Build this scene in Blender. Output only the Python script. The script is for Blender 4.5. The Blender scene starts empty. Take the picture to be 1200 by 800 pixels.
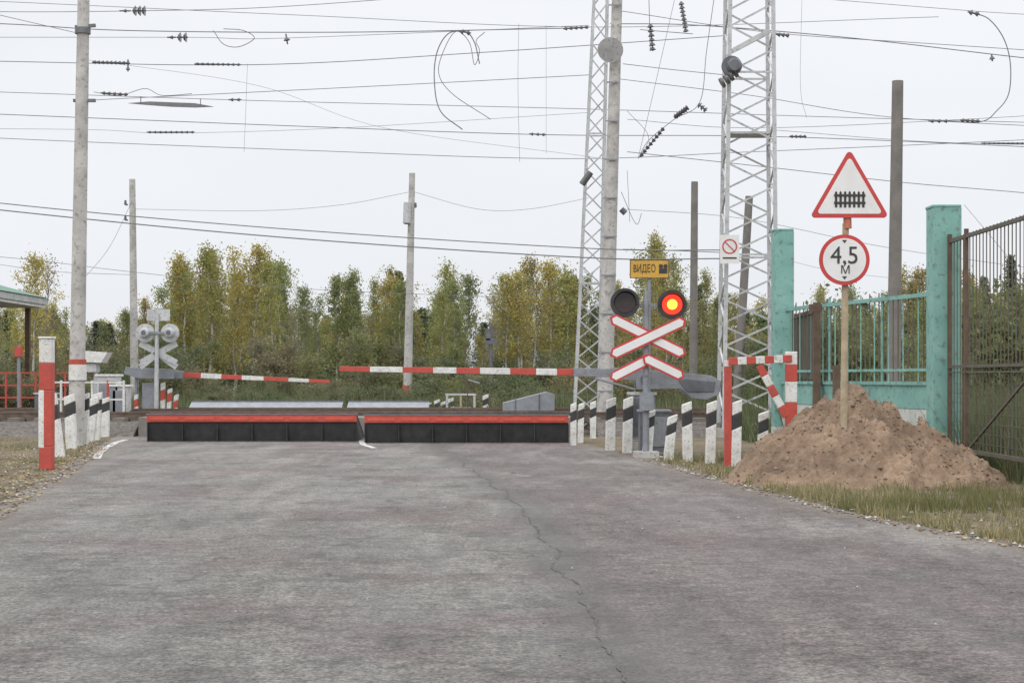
import bpy, math, random
import numpy as np
from mathutils import Vector, noise
random.seed(7); rng=np.random.default_rng(7)
scene=bpy.context.scene
F=2000.0; HZ=443.0; CH=1.3
# image pixel coordinates at an estimated distance D -> world position in metres
def W(px,py,D): return Vector(((px-600)/F*D, D, CH+(HZ-py)/F*D))
def G(px,D,z=0): return Vector(((px-600)/F*D, D, z))
def X(px,D): return (px-600)/F*D

# ------------------------------------------------------------ materials
def mat(name,c1,c2=None,scale=4,rough=.75,metal=0,bump=0,bscale=40,lo=.35,hi=.65,dirt=0,emis=None,es=0):
    m=bpy.data.materials.new(name); m.use_nodes=True
    nt=m.node_tree; n=nt.nodes; l=nt.links; b=n['Principled BSDF']
    b.inputs['Roughness'].default_value=rough; b.inputs['Metallic'].default_value=metal
    tc=n.new('ShaderNodeTexCoord')
    if c2 is None: c2=tuple(v*.72 for v in c1)
    nz=n.new('ShaderNodeTexNoise'); nz.inputs['Scale'].default_value=scale; nz.inputs['Detail'].default_value=8
    nz.inputs['Roughness'].default_value=.65
    l.new(tc.outputs['Object'],nz.inputs['Vector'])
    r=n.new('ShaderNodeValToRGB'); r.color_ramp.elements[0].position=lo; r.color_ramp.elements[1].position=hi
    r.color_ramp.elements[0].color=(*c2,1); r.color_ramp.elements[1].color=(*c1,1)
    l.new(nz.outputs['Fac'],r.inputs['Fac']); out=r.outputs['Color']
    if dirt:
        n2=n.new('ShaderNodeTexNoise'); n2.inputs['Scale'].default_value=scale*5; n2.inputs['Detail'].default_value=6
        l.new(tc.outputs['Object'],n2.inputs['Vector'])
        r2=n.new('ShaderNodeValToRGB'); r2.color_ramp.elements[0].position=.55; r2.color_ramp.elements[1].position=.68
        r2.color_ramp.elements[0].color=(0,0,0,1); r2.color_ramp.elements[1].color=(dirt,)*3+(1,)
        l.new(n2.outputs['Fac'],r2.inputs['Fac'])
        mx=n.new('ShaderNodeMixRGB'); mx.inputs[2].default_value=(.11,.095,.08,1)
        l.new(r2.outputs['Color'],mx.inputs[0]); l.new(out,mx.inputs[1]); out=mx.outputs[0]
    l.new(out,b.inputs['Base Color'])
    if bump:
        n3=n.new('ShaderNodeTexNoise'); n3.inputs['Scale'].default_value=bscale; n3.inputs['Detail'].default_value=6
        l.new(tc.outputs['Object'],n3.inputs['Vector'])
        bp=n.new('ShaderNodeBump'); bp.inputs['Strength'].default_value=bump; bp.inputs['Distance'].default_value=.02
        l.new(n3.outputs['Fac'],bp.inputs['Height']); l.new(bp.outputs['Normal'],b.inputs['Normal'])
    if emis:
        b.inputs['Emission Color'].default_value=(*emis,1); b.inputs['Emission Strength'].default_value=es
    return m
M={}
M['white']=mat('white_paint',(.8,.8,.78),(.60,.59,.56),6,.6,dirt=.5)
M['signwhite']=mat('sign_white',(.82,.82,.82),(.72,.72,.71),3,.4)
M['black']=mat('black_paint',(.05,.05,.052),(.028,.028,.03),6,.55)
M['red']=mat('red_paint',(.58,.08,.06),(.42,.07,.05),7,.5,dirt=.4)
M['signred']=mat('sign_red',(.60,.06,.055),(.50,.05,.045),3,.4)
M['steel']=mat('grey_steel',(.30,.32,.35),(.22,.23,.25),5,.5,.2,dirt=.3)
M['steeld']=mat('dark_steel',(.17,.18,.20),(.11,.115,.13),5,.5,.2,dirt=.3)
M['silver']=mat('silver_paint',(.58,.59,.6),(.44,.45,.46),3,.5,.1,dirt=.45)
M['concrete']=mat('concrete',(.58,.56,.54),(.36,.35,.33),2.2,.9,bump=.4,dirt=.5)
M['concd']=mat('dark_concrete',(.24,.22,.20),(.16,.15,.14),2.5,.9,bump=.4)
M['teal']=mat('teal_paint',(.25,.47,.42),(.17,.36,.32),2.0,.75,bump=.2,dirt=.6)
M['whitewash']=mat('whitewash',(.62,.65,.6),(.45,.47,.43),2.0,.85,dirt=.5)
M['rust']=mat('rusty_iron',(.17,.115,.08),(.10,.07,.055),6,.85,.1)
M['rustg']=mat('rusty_grey_iron',(.13,.135,.115),(.12,.09,.065),4,.8,.1)
M['yellow']=mat('yellow_plate',(.7,.42,.06),(.55,.32,.05),5,.5,dirt=.3)
M['wood']=mat('weathered_wood',(.5,.41,.28),(.32,.26,.18),5,.85)
M['poler']=mat('faded_red_pole',(.55,.22,.12),(.4,.15,.09),5,.7)
M['lamp_on']=mat('signal_lens_red',(.8,.02,.01),None,3,.3,emis=(1,.035,.012),es=1.6)
M['lamp_core']=mat('signal_lens_core',(1,.4,.05),None,3,.3,emis=(1,.42,.04),es=2.6)
M['glass_dark']=mat('dark_lens',(.05,.03,.03),None,3,.15)
M['greenroof']=mat('green_roof',(.07,.22,.15),(.05,.16,.11),3,.5)
M['cream']=mat('cream_wall',(.4,.4,.3),(.3,.31,.24),2,.85)
M['glass']=mat('window_glass',(.08,.1,.11),None,2,.1)
M['ballast']=mat('ballast',(.19,.17,.15),(.07,.06,.055),14,.95,bump=1,bscale=18)
M['rail']=mat('rail_steel',(.2,.15,.12),(.12,.09,.07),6,.5,.6)
M['ceramic']=mat('insulator_ceramic',(.13,.125,.13),None,6,.3)
M['wire']=mat('wire_metal',(.22,.22,.23),None,2,.6,.1)
M['sand']=mat('sand',(.315,.222,.152),(.155,.106,.072),2.3,.97,bump=1.0,bscale=22,lo=.36,hi=.64,dirt=.3)
M['sandlump']=mat('sand_clod',(.29,.205,.14),(.16,.11,.075),6,.97,bump=.8,bscale=30)
M['orange']=mat('reflective_orange',(.66,.11,.06),(.5,.08,.05),6,.4)
M['leafo']=mat('leaf_ochre',(.36,.25,.11)); M['leafy']=mat('leaf_yellow',(.42,.35,.15)); M['leafb']=mat('leaf_brown',(.2,.135,.08))

# ------------------------------------------------------------ mesh builder
class B:
    def __init__(s): s.v=[]; s.f=[]; s.m=[]; s.sm=[]; s.slots=[]
    def mi(s,k):
        if k not in s.slots: s.slots.append(k)
        return s.slots.index(k)
    def add(s,vs,fs,k,smooth=False):
        o=len(s.v); s.v+= [tuple(p) for p in vs]; i=s.mi(k)
        for f in fs:
            s.f.append([a+o for a in f]); s.m.append(i); s.sm.append(smooth)
    def tube(s,p1,p2,r1,r2=None,k='steel',seg=14,cap=True,rot=0):
        p1=Vector(p1);p2=Vector(p2); r2=r1 if r2 is None else r2
        d=(p2-p1).normalized(); a=Vector((0,0,1)) if abs(d.z)<.9 else Vector((1,0,0))
        u=d.cross(a).normalized(); w=d.cross(u)
        vs=[]
        for p,r in((p1,r1),(p2,r2)):
            for i in range(seg):
                t=2*math.pi*i/seg+rot; vs.append(p+u*(r*math.cos(t))+w*(r*math.sin(t)))
        s.add(vs,[[i,(i+1)%seg,seg+(i+1)%seg,seg+i] for i in range(seg)],k,seg>6)
        if cap:
            s.add(vs[:seg],[list(range(seg))[::-1]],k); s.add(vs[seg:],[list(range(seg))],k)
    def beam(s,p1,p2,w,h,k,up=(0,1,0),w2=None,h2=None):
        p1=Vector(p1);p2=Vector(p2); d=(p2-p1).normalized(); up=Vector(up)
        u=d.cross(up).normalized(); v=u.cross(d)
        w2=w if w2 is None else w2; h2=h if h2 is None else h2
        vs=[]
        for p,a,b in((p1,w,h),(p2,w2,h2)):
            for x,y in((-1,-1),(1,-1),(1,1),(-1,1)): vs.append(p+u*(x*a/2)+v*(y*b/2))
        s.add(vs,[[3,2,1,0],[4,5,6,7],[0,1,5,4],[1,2,6,5],[2,3,7,6],[3,0,4,7]],k)
    def box(s,c,d,k,rz=0):
        c=Vector(c); ca,sa=math.cos(rz),math.sin(rz); vs=[]
        for z in(-1,1):
            for x,y in((-1,-1),(1,-1),(1,1),(-1,1)):
                a=x*d[0]/2;b=y*d[1]/2; vs.append((c.x+a*ca-b*sa,c.y+a*sa+b*ca,c.z+z*d[2]/2))
        s.add(vs,[[3,2,1,0],[4,5,6,7],[0,1,5,4],[1,2,6,5],[2,3,7,6],[3,0,4,7]],k)
    def prism(s,pts,y,th,k):
        n=len(pts); vs=[(p[0],y,p[1]) for p in pts]+[(p[0],y+th,p[1]) for p in pts]
        s.add(vs,[list(range(n)),list(range(n,2*n))[::-1]]+[[i,n+i,n+(i+1)%n,(i+1)%n] for i in range(n)],k)
    def make(s,name,parent=None,bevel=0):
        me=bpy.data.meshes.new(name)
        if parent is None:
            c=Vector((sum(p[0] for p in s.v)/len(s.v),sum(p[1] for p in s.v)/len(s.v),0))
        else: c=Vector((0,0,0))
        me.from_pydata([(p[0]-c.x,p[1]-c.y,p[2]) for p in s.v],[],s.f)
        for k in s.slots: me.materials.append(M[k] if isinstance(k,str) else k)
        me.polygons.foreach_set('material_index',s.m); me.polygons.foreach_set('use_smooth',s.sm); me.update()
        import bmesh
        bm=bmesh.new(); bm.from_mesh(me); bmesh.ops.recalc_face_normals(bm,faces=bm.faces); bm.to_mesh(me); bm.free()
        o=bpy.data.objects.new(name,me); scene.collection.objects.link(o); o.location=c
        if parent: 
            o.parent=parent; o.location=-parent.location
        if bevel:
            md=o.modifiers.new('bev','BEVEL'); md.width=bevel; md.segments=2; md.limit_method='ANGLE'
        return o

def empty(name):
    e=bpy.data.objects.new(name,None); scene.collection.objects.link(e); return e
def text(body,loc,size,k,parent,name,sx=1,bold=0.0):
    cu=bpy.data.curves.new(name,'FONT'); cu.body=body; cu.size=size; cu.extrude=.002; cu.offset=bold
    cu.align_x='CENTER'; cu.align_y='CENTER'
    o=bpy.data.objects.new(name,cu); scene.collection.objects.link(o)
    cu.materials.append(M[k]); o.rotation_euler=(math.pi/2,0,0); o.scale=(sx,1,1)
    o.parent=parent; o.location=Vector(loc)-parent.location
    return o

# ------------------------------------------------------------ ground + road
def gmat():
    m=bpy.data.materials.new('ground'); m.use_nodes=True; nt=m.node_tree;n=nt.nodes;l=nt.links;b=n['Principled BSDF']
    b.inputs['Roughness'].default_value=.97
    tc=n.new('ShaderNodeTexCoord')
    def ns(s,d=8,r=.65):
        a=n.new('ShaderNodeTexNoise');a.inputs['Scale'].default_value=s;a.inputs['Detail'].default_value=d;a.inputs['Roughness'].default_value=r
        l.new(tc.outputs['Object'],a.inputs['Vector']);return a
    def ramp(src,els):
        r=n.new('ShaderNodeValToRGB'); e=r.color_ramp.elements
        e[0].position=els[0][0];e[0].color=(*els[0][1],1);e[1].position=els[-1][0];e[1].color=(*els[-1][1],1)
        for p,c in els[1:-1]:
            q=e.new(p);q.color=(*c,1)
        l.new(src.outputs['Fac'],r.inputs['Fac']);return r
    a=ramp(ns(.9),[(.36,(.115,.115,.06)),(.48,(.2,.16,.10)),(.64,(.27,.22,.16))])
    c=ramp(ns(22,5),[(.4,(.42,.39,.35)),(.62,(1.1,1.08,1.05))])
    mx=n.new('ShaderNodeMixRGB');mx.blend_type='MULTIPLY';mx.inputs[0].default_value=.9
    l.new(a.outputs[0],mx.inputs[1]);l.new(c.outputs[0],mx.inputs[2]);l.new(mx.outputs[0],b.inputs['Base Color'])
    bp=n.new('ShaderNodeBump');bp.inputs['Strength'].default_value=.9;bp.inputs['Distance'].default_value=.06
    l.new(ns(12).outputs['Fac'],bp.inputs['Height']);l.new(bp.outputs[0],b.inputs['Normal'])
    return m
me=bpy.data.meshes.new('ground'); me.from_pydata([(-900,-100,0),(900,-100,0),(900,1500,0),(-900,1500,0)],[],[[0,1,2,3]])
me.materials.append(gmat()); scene.collection.objects.link(bpy.data.objects.new('ground',me))

def seam(y):
    return float(np.interp(y,[0,5,7.3,10.1,13.9,18.3,23,28.3,34],[.55,.54,.50,.40,.26,.0,-.45,-1.0,-1.6]))
def ledge(y): return -5.3-.174*(y-17.7)
def redge(y): 
    return float(np.interp(y,[-20,8,13.2,16.5,20.5,25.5,33.8,80],[6.5,4.9,3.96,3.3,2.85,2.45,1.45,-4.8]))
def seamx(y): return seam(y)+.10*noise.noise(Vector((2,y*.9,1)))+.035*noise.noise(Vector((4,y*4,0)))
def road():
    ys=np.concatenate([np.arange(-15,3,.5),np.arange(3,36,.12),np.arange(36,90,.8)]); nx=150
    vs=[];col=[];fs=[]
    for y in ys:
        wob=.14*noise.noise(Vector((0,y*1.3,0)))+.10*noise.noise(Vector((5,y*5,0)))
        wob2=.18*noise.noise(Vector((9,y*1.1,3)))+.12*noise.noise(Vector((5,y*5,8)))
        a=ledge(y)+wob; b=redge(y)+wob2; s=seamx(y)
        for i in range(nx):
            x=a+(b-a)*i/(nx-1)
            z=min(max((x-s)/.12*.5+.5,0),1)
            e=min((x-a),(b-x)); e=max(0,1-e/.6)
            q=math.exp(-((x-s-.03)/.22)**2)
            vs.append((x,y,.004)); col+= [z,e,q,1]
    for j in range(len(ys)-1):
        for i in range(nx-1):
            o=j*nx+i; fs.append([o,o+1,o+nx+1,o+nx])
    me=bpy.data.meshes.new('road'); me.from_pydata(vs,[],fs)
    ca=me.color_attributes.new('zone','FLOAT_COLOR','POINT'); ca.data.foreach_set('color',col)
    m=bpy.data.materials.new('asphalt'); m.use_nodes=True; nt=m.node_tree;n=nt.nodes;l=nt.links;b=n['Principled BSDF']
    tc=n.new('ShaderNodeTexCoord'); at=n.new('ShaderNodeVertexColor'); at.layer_name='zone'
    sep=n.new('ShaderNodeSeparateColor'); l.new(at.outputs['Color'],sep.inputs[0])
    def ns(s,d=8,r=.65,vec=None):
        a=n.new('ShaderNodeTexNoise');a.inputs['Scale'].default_value=s;a.inputs['Detail'].default_value=d;a.inputs['Roughness'].default_value=r
        l.new(vec or tc.outputs['Object'],a.inputs['Vector']);return a.outputs['Fac']
    def rp(src,p0,c0,p1,c1):
        r=n.new('ShaderNodeValToRGB'); e=r.color_ramp.elements
        e[0].position=p0;e[0].color=(*c0,1);e[1].position=p1;e[1].color=(*c1,1); l.new(src,r.inputs[0]);return r.outputs[0]
    def mix(f,a,c,bt='MIX'):
        x=n.new('ShaderNodeMixRGB');x.blend_type=bt
        for i,v in((0,f),(1,a),(2,c)):
            if hasattr(v,'is_linked'): l.new(v,x.inputs[i])
            else: x.inputs[i].default_value=v if i==0 else (*v,1)
        return x.outputs[0]
    def mul(a,c):
        x=n.new('ShaderNodeMath');x.operation='MULTIPLY'
        for i,v in((0,a),(1,c)):
            if hasattr(v,'is_linked'): l.new(v,x.inputs[i])
            else: x.inputs[i].default_value=v
        return x.outputs[0]
    mp=n.new('ShaderNodeMapping'); mp.inputs['Scale'].default_value=(1.2,.25,1); mp.inputs['Rotation'].default_value=(0,0,-.15)
    l.new(tc.outputs['Object'],mp.inputs['Vector']); lane=mp.outputs[0]
    left=rp(ns(1.3,vec=lane),.36,(.145,.139,.133),.64,(.218,.21,.20))
    right=rp(ns(1.7,vec=lane),.36,(.116,.102,.102),.64,(.19,.168,.165))
    base=mix(sep.outputs[0],left,right)
    base=mix(rp(ns(.42,6),.5,(0,0,0),.60,(.7,.7,.7)),base,(.14,.108,.11))
    base=mix(rp(ns(.5,8,.7,vec=lane),.54,(0,0,0),.63,(.6,.6,.6)),base,(.30,.287,.268))
    base=mix(rp(ns(1.1,8,.75),.51,(0,0,0),.61,(.7,.7,.7)),base,(.092,.087,.085))
    base=mix(rp(ns(6,8,.8),.53,(0,0,0),.64,(.6,.6,.6)),base,(.075,.07,.068))
    base=mix(.9,base,rp(ns(38,4,.85),.36,(.22,.22,.22),.64,(1.8,1.76,1.7)),'MULTIPLY')
    base=mix(.9,base,rp(ns(8,6,.8),.35,(.55,.55,.55),.65,(1.42,1.42,1.42)),'MULTIPLY')
    def cracks(s,wd,msk,th):
        vo=n.new('ShaderNodeTexVoronoi'); vo.feature='DISTANCE_TO_EDGE'; vo.inputs['Scale'].default_value=s
        d=n.new('ShaderNodeMixRGB'); d.inputs[0].default_value=.35
        nn=n.new('ShaderNodeTexNoise'); nn.inputs['Scale'].default_value=2.5; nn.inputs['Detail'].default_value=5
        l.new(tc.outputs['Object'],nn.inputs['Vector']); l.new(tc.outputs['Object'],d.inputs[1]); l.new(nn.outputs['Color'],d.inputs[2])
        l.new(d.outputs[0],vo.inputs['Vector'])
        return mul(rp(vo.outputs['Distance'],0,(1,1,1),wd,(0,0,0)),rp(ns(.5,3),th,(0,0,0),th+.1,(msk,)*3))
    base=mix(cracks(.8,.014,.75,.44),base,(.06,.055,.05))
    base=mix(cracks(3.2,.02,.5,.52),base,(.07,.065,.06))
    base=mix(mul(sep.outputs[2],rp(ns(4,6,.75),.36,(0.15,)*3,.58,(.85,)*3)),base,(.085,.08,.076))
    base=mix(mul(sep.outputs[1],rp(ns(3,6,.75),.36,(0.1,)*3,.58,(.95,)*3)),base,(.2,.165,.125))
    l.new(base,b.inputs['Base Color'])
    l.new(rp(ns(.9,7,vec=lane),.34,(.5,)*3,.6,(.9,)*3),b.inputs['Roughness'])
    bp=n.new('ShaderNodeBump');bp.inputs['Strength'].default_value=.9;bp.inputs['Distance'].default_value=.018
    l.new(ns(34,6,.85),bp.inputs['Height'])
    bp2=n.new('ShaderNodeBump');bp2.inputs['Strength'].default_value=.6;bp2.inputs['Distance'].default_value=.06
    l.new(ns(3.2,6,.7),bp2.inputs['Height']); l.new(bp.outputs[0],bp2.inputs['Normal']);l.new(bp2.outputs[0],b.inputs['Normal'])
    me.materials.append(m); o=bpy.data.objects.new('road',me); scene.collection.objects.link(o); return o
rd=road()
def strip(name,pts,wf,z,k,parent):
    vs=[];fs=[]
    for i,(x,y) in enumerate(pts):
        w=wf(i,y); vs+=[(x-w/2,y,z),(x+w/2,y,z)]
        if i: fs.append([2*i-2,2*i-1,2*i+1,2*i])
    me=bpy.data.meshes.new(name); me.from_pydata(vs,[],fs); me.materials.append(M[k])
    o=bpy.data.objects.new(name,me); scene.collection.objects.link(o); o.parent=parent
M['crack']=mat('crack_tar',(.07,.066,.062),(.11,.105,.1),3,.9)
M['roadpaint']=mat('worn_road_paint',(.62,.62,.6),(.25,.24,.23),7,.7,lo=.4,hi=.55)
pts=[]
for y in np.arange(3,26,.04): pts.append((seamx(y)+.02*noise.noise(Vector((4,y*14,3))),y))
strip('joint_crack',pts,lambda i,y:max(.001,.009+.04*noise.noise(Vector((y*4,7,0)))),.008,'crack',rd)
pts=[(X(148,36)-.0,36),(X(138,34.5),34.3),(X(125,32),32),(X(116,29.5),29.5),(X(113,27.5),27.5)]
strip('edge_line',pts,lambda i,y:.14,.008,'roadpaint',rd)
strip('centre_line',[(X(421,35),35.5),(X(424,33),33.3),(X(436,31),31.6)],lambda i,y:.12,.008,'roadpaint',rd)
strip('side_line',[(X(745,29),31.5),(X(800,26.4),26.6)],lambda i,y:.10,.008,'roadpaint',rd)

# ------------------------------------------------------------ railway
b=B()
for (xa,xb) in((-120,-8.4),(1.9,120)):
    y0,y1=38.5,47
    vs=[(xa,y0-.7,0),(xb,y0-.7,0),(xb,y1+.7,0),(xa,y1+.7,0),(xa,y0,.3),(xb,y0,.3),(xb,y1,.3),(xa,y1,.3)]
    b.add(vs,[[4,5,6,7],[0,1,5,4],[1,2,6,5],[2,3,7,6],[3,0,4,7]],'ballast')
    for yc in(40.3,44.6):
        x=xa
        while x<xb:
            if abs(x)<40: b.box((x,yc,.33),(.26,2.6,.12),'concd')
            x+=.6
for yc in(40.3,44.6):
    for s in(-.76,.76):
        b.box((0,yc+s,.42),(240,.03,.14),'rail'); b.box((0,yc+s,.505),(240,.07,.035),'rail'); b.box((0,yc+s,.347),(240,.14,.015),'rail')
b.make('railway_track')
b=B()
for yc,w in((38.7,1.5),(40.3,1.3),(42.45,2.5),(44.6,1.3),(46.6,2.2)):
    for i in range(5): b.box((-7.35+i*1.94,yc,.2),(1.92,w,.46),'concd')
b.make('crossing_deck',bevel=.01)

# ------------------------------------------------------------ raised barrier plates (near)
def plate(xa,xb,y,h,name):
    b=B(); n=6; w=(xb-xa)/n; m=(xa+xb)/2; L=xb-xa
    b.add([(xa,y+.12,0),(xb,y+.12,0),(xb,y+.03,h*.70),(xa,y+.03,h*.70),(xa,y+.2,0),(xb,y+.2,0),(xb,y+.11,h*.70),(xa,y+.11,h*.70)],
        [[0,1,2,3],[4,7,6,5],[0,4,5,1],[3,2,6,7],[0,3,7,4],[1,5,6,2]],'black')
    b.box((m,y+.03,h*.84),(L,.10,h*.26),'red')
    for i in range(n): b.box((xa+w*(i+.5),y-.025,h*.82),(w-.12,.012,h*.10),'orange')
    b.box((m,y+.05,h*.985),(L+.04,.16,h*.035),'steeld')
    for i in range(n+1): b.box((xa+w*i*.998+.01,y+.05,h*.33),(.02,.09,h*.66),'black')
    b.add([(xa,y+.13,h*.99),(xb,y+.13,h*.99),(xb,y+2.0,.05),(xa,y+2.0,.05),(xa,y+.13,h*.93),(xb,y+.13,h*.93),(xb,y+2.0,.01),(xa,y+2.0,.01)],
      [[0,1,2,3],[7,6,5,4],[0,4,5,1],[1,5,6,2],[2,6,7,3],[3,7,4,0]],'steeld')
    for x in(xa+.03,xb-.03):
        b.add([(x-.02,y+.22,0),(x-.02,y+.22,h*.88),(x-.02,y+1.9,.03),(x+.02,y+.22,0),(x+.02,y+.22,h*.88),(x+.02,y+1.9,.03)],
          [[0,1,2],[5,4,3],[0,3,4,1],[1,4,5,2]],'black')
    return b.make(name,bevel=.005)
plate(X(172,35),X(418,35),35.0,.57,'road_blocker_plate')
plate(X(427,34.3),X(666,34.3),34.3,.57,'road_blocker_plate')
for xa,xb in((-9.3,-4.9),(-4.75,-2.4)):
    b=B(); h=.62
    b.add([(xa,47.8,.02),(xb,47.8,.02),(xb,49.6,h),(xa,49.6,h),(xa,49.6,0),(xb,49.6,0)],[[0,1,2,3],[3,2,5,4],[0,3,4],[1,5,2]],'steel')
    for i in range(6): b.box((xa+(xb-xa)*(i+.5)/6,49.62,h+.015),((xb-xa)/6-.01,.08,.04),'steeld')
    b.make('road_blocker_plate')

# ------------------------------------------------------------ delineator posts
def post(px,yt,yb,lean=0,D=None,wpx=11.5,k2='black',name='delineator_post'):
    if D is None: D=F*CH/(yb-HZ)
    w=wpx/F*D; z1=CH+(HZ-yt)/F*D; x=X(px,D); b=B(); s=w*.45
    r1=random.uniform(-.04,.04)
    def quad(z0,zz1,k,e0=1,e1=1,g=0):
        def sx(z): return x+lean*z
        b.prism([(sx(z0)-w/2-g,z0-(s*e0)/2),(sx(z0)+w/2+g,z0+(s*e0)/2),(sx(zz1)+w/2+g,zz1+s*e1/2),(sx(zz1)-w/2-g,zz1-s*e1/2)],D-.06-g,.12+2*g,k)
    h=z1
    quad(0.0,h*(.62+r1),'white',0,1); quad(h*(.62+r1),h*(.84+r1),k2,1,1); quad(h*(.84+r1),h-s*.2,'white',1,.8)
    return b.make(name,bevel=.012)
for a in[(715,466,528,.02),(735,465,531,.02),(758,481,535,.08),(783,486,539,.10),(806,471,542,-.02),(832,470,543,.03),(862,469,547,.02)]:
    post(a[0],a[1],a[2],a[3])
post(893,482,547,.03,D=25.5)
for a in[(672,472,522,0),(680,472,519,.03),(695,470,514,.0)]: post(a[0],a[1],a[2],a[3],wpx=7)
for a in[(70,462,536,-.14),(84,462,526,-.04),(97,461,521,.03),(104,465,518,.12),(111,460,516,.05),(122,466,512,.0)]: post(a[0],a[1],a[2],a[3],wpx=12)
for a in[(150,462,499,0),(160,462,497,0),(191,448,492,0),(197,455,492,.05),(203,462,491,.1)]: post(a[0],a[1],a[2],a[3],D=45,wpx=5,k2='red')
for a in[(502,472,490),(512,468,490),(520,470,490),(528,466,489),(569,462,490),(497,474,490)]: post(a[0],a[1],a[2],0,D=52,wpx=7)

b=B(); D=24.3; x=X(55,D); w=.18
h=CH+(HZ-397)/F*D
for z0,z1,k in((0,.33,'red'),(.33,1.13,'red'),(1.13,1.52,'red'),(1.52,h,'white')):
    b.box((x,D,(z0+z1)/2),(w,w,z1-z0),k)
b.box((x-w*.32,D-.0,.72),(w*.44,w+.012,.82),'white')
b.box((x,D,h+.015),(w+.03,w+.03,.03),'white')
b.make('striped_gauge_post',bevel=.01)

b=B(); D=25
x0=X(853,D); x1=X(927,D)
hb=CH+(HZ-421)/F*D
b.box((x0,D,hb/2-.05),(.105,.1,hb-.1),'red')
b.box((x0,D,hb-.06),(.106,.101,.09),'white')
for i in range(7):
    a=x0+(x1-x0)*i/7; c=x0+(x1-x0)*(i+1)/7
    b.beam((a,D-.07,hb-.03+.006*i),(c,D-.07,hb-.03+.006*(i+1)),.11,.05,'red' if i%2==0 else 'white')
p,q=W(889,428,D),W(921,488,D)
for i in range(5): b.beam(p.lerp(q,i/5)+Vector((0,-.06,0)),p.lerp(q,(i+1)/5)+Vector((0,-.06,0)),.11,.04,'red' if i%2==0 else 'white')
ht=CH+(HZ-412)/F*D
for z0,z1,k in((0,.5,'white'),(.5,.95,'red'),(.95,1.25,'white'),(1.25,1.5,'red'),(1.5,ht,'white')):
    b.box((x1,D,(z0+z1)/2),(.16,.15,z1-z0),k)
b.make('striped_barrier_frame',bevel=.008)

# ------------------------------------------------------------ crossing signal (near right)
def plank(b,p,q,w,y,k1='signred',k2='signwhite'):
    p=Vector(p);q=Vector(q); p.y=q.y=y; d=(q-p).normalized()
    n=Vector((-d.z,0,d.x)); e=w*.42
    def o(g):
        return [(v.x,v.z) for v in (p+d*(e+g*.4)-n*(w/2-g), q-d*(e+g*.4)-n*(w/2-g), q-d*g*1.4, q-d*(e+g*.4)+n*(w/2-g), p+d*(e+g*.4)+n*(w/2-g), p+d*g*1.4)]
    b.prism(o(0),y,.02,k1); b.prism(o(w*.17),y-.005,.004,k2)
D=28
b=B(); x=X(757,D)
b.tube((x,D,0),W(757,352,D),.055,.05,'steel'); b.box((x,D,.05),(.4,.4,.1),'concrete')
b.beam(W(726,357,D)+Vector((0,.03,0)),W(792,358,D)+Vector((0,.03,0)),.05,.05,'steel')
b.tube(W(757,352,D),W(757,340,D),.03,.02,'steel')
y=D-.13
plank(b,W(714,372,D),W(803,416,D),.19,y)
plank(b,W(803,375,D),W(714,417,D),.19,y-.03)
plank(b,W(714,444,D),W(765,418,D),.18,y+.005)
plank(b,W(752,418,D),W(801,442,D),.18,y-.025)
b.beam(W(757,372,D)+Vector((0,-.06,0)),W(757,440,D)+Vector((0,-.06,0)),.05,.04,'steel')
for px,py,on in((732,355,0),(787,357,1)):
    c=W(px,py,D)
    b.tube(c+Vector((0,-.07,0)),c+Vector((0,-.10,0)),.24,k='black',seg=32)
    b.tube(c+Vector((0,.08,0)),c+Vector((0,-.07,0)),.12,.17,'steeld',24)
    b.tube(c+Vector((0,-.10,0)),c+Vector((0,-.115,0)),.165,k='lamp_on' if on else 'glass_dark',seg=28)
    b.tube(c+Vector((0,-.115,0)),c+Vector((0,-.122,0)),.085,k='lamp_core' if on else 'glass_dark',seg=24)
    vs=[];fs=[];n=16
    for i in range(n+1):
        t=math.pi*(-.08+1.16*i/n)
        vs+=[c+Vector((.18*math.cos(t),-.10,.18*math.sin(t))),c+Vector((.185*math.cos(t),-.10-.2*max(.15,math.sin(t)),.185*math.sin(t)+.0))]
        if i: fs.append([2*i-2,2*i-1,2*i+1,2*i])
    b.add(vs,fs,'black',True)
b.box(W(757,470,D)+Vector((0,-.09,0)),(.22,.12,.3),'steel')
b.make('crossing_signal')

b=B(); D=29.2
p=W(761,315,D)
b.box((p.x,D,p.z),(.67,.015,.32),'yellow')
b.tube((p.x,D+.04,0),(p.x,D+.04,p.z+.2),.03,k='steel',seg=10)
for dx in(-.33,.33): b.box((p.x+dx,D-.012,p.z),(.010,.01,.32),'black')
for dz in(-.155,.155): b.box((p.x,D-.012,p.z+dz),(.645,.01,.010),'black')
for dx in(.195,.275): b.tube((p.x+dx,D-.008,p.z+.045),(p.x+dx,D-.016,p.z+.045),.036,k='black',seg=14)
b.box((p.x+.235,D-.012,p.z-.035),(.14,.008,.085),'black')
vs=b.make('video_surveillance_sign')
text('BИДЕО',(p.x-.085,D-.014,p.z),.185,'black',vs,'lettering',sx=.6,bold=0)

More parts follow.
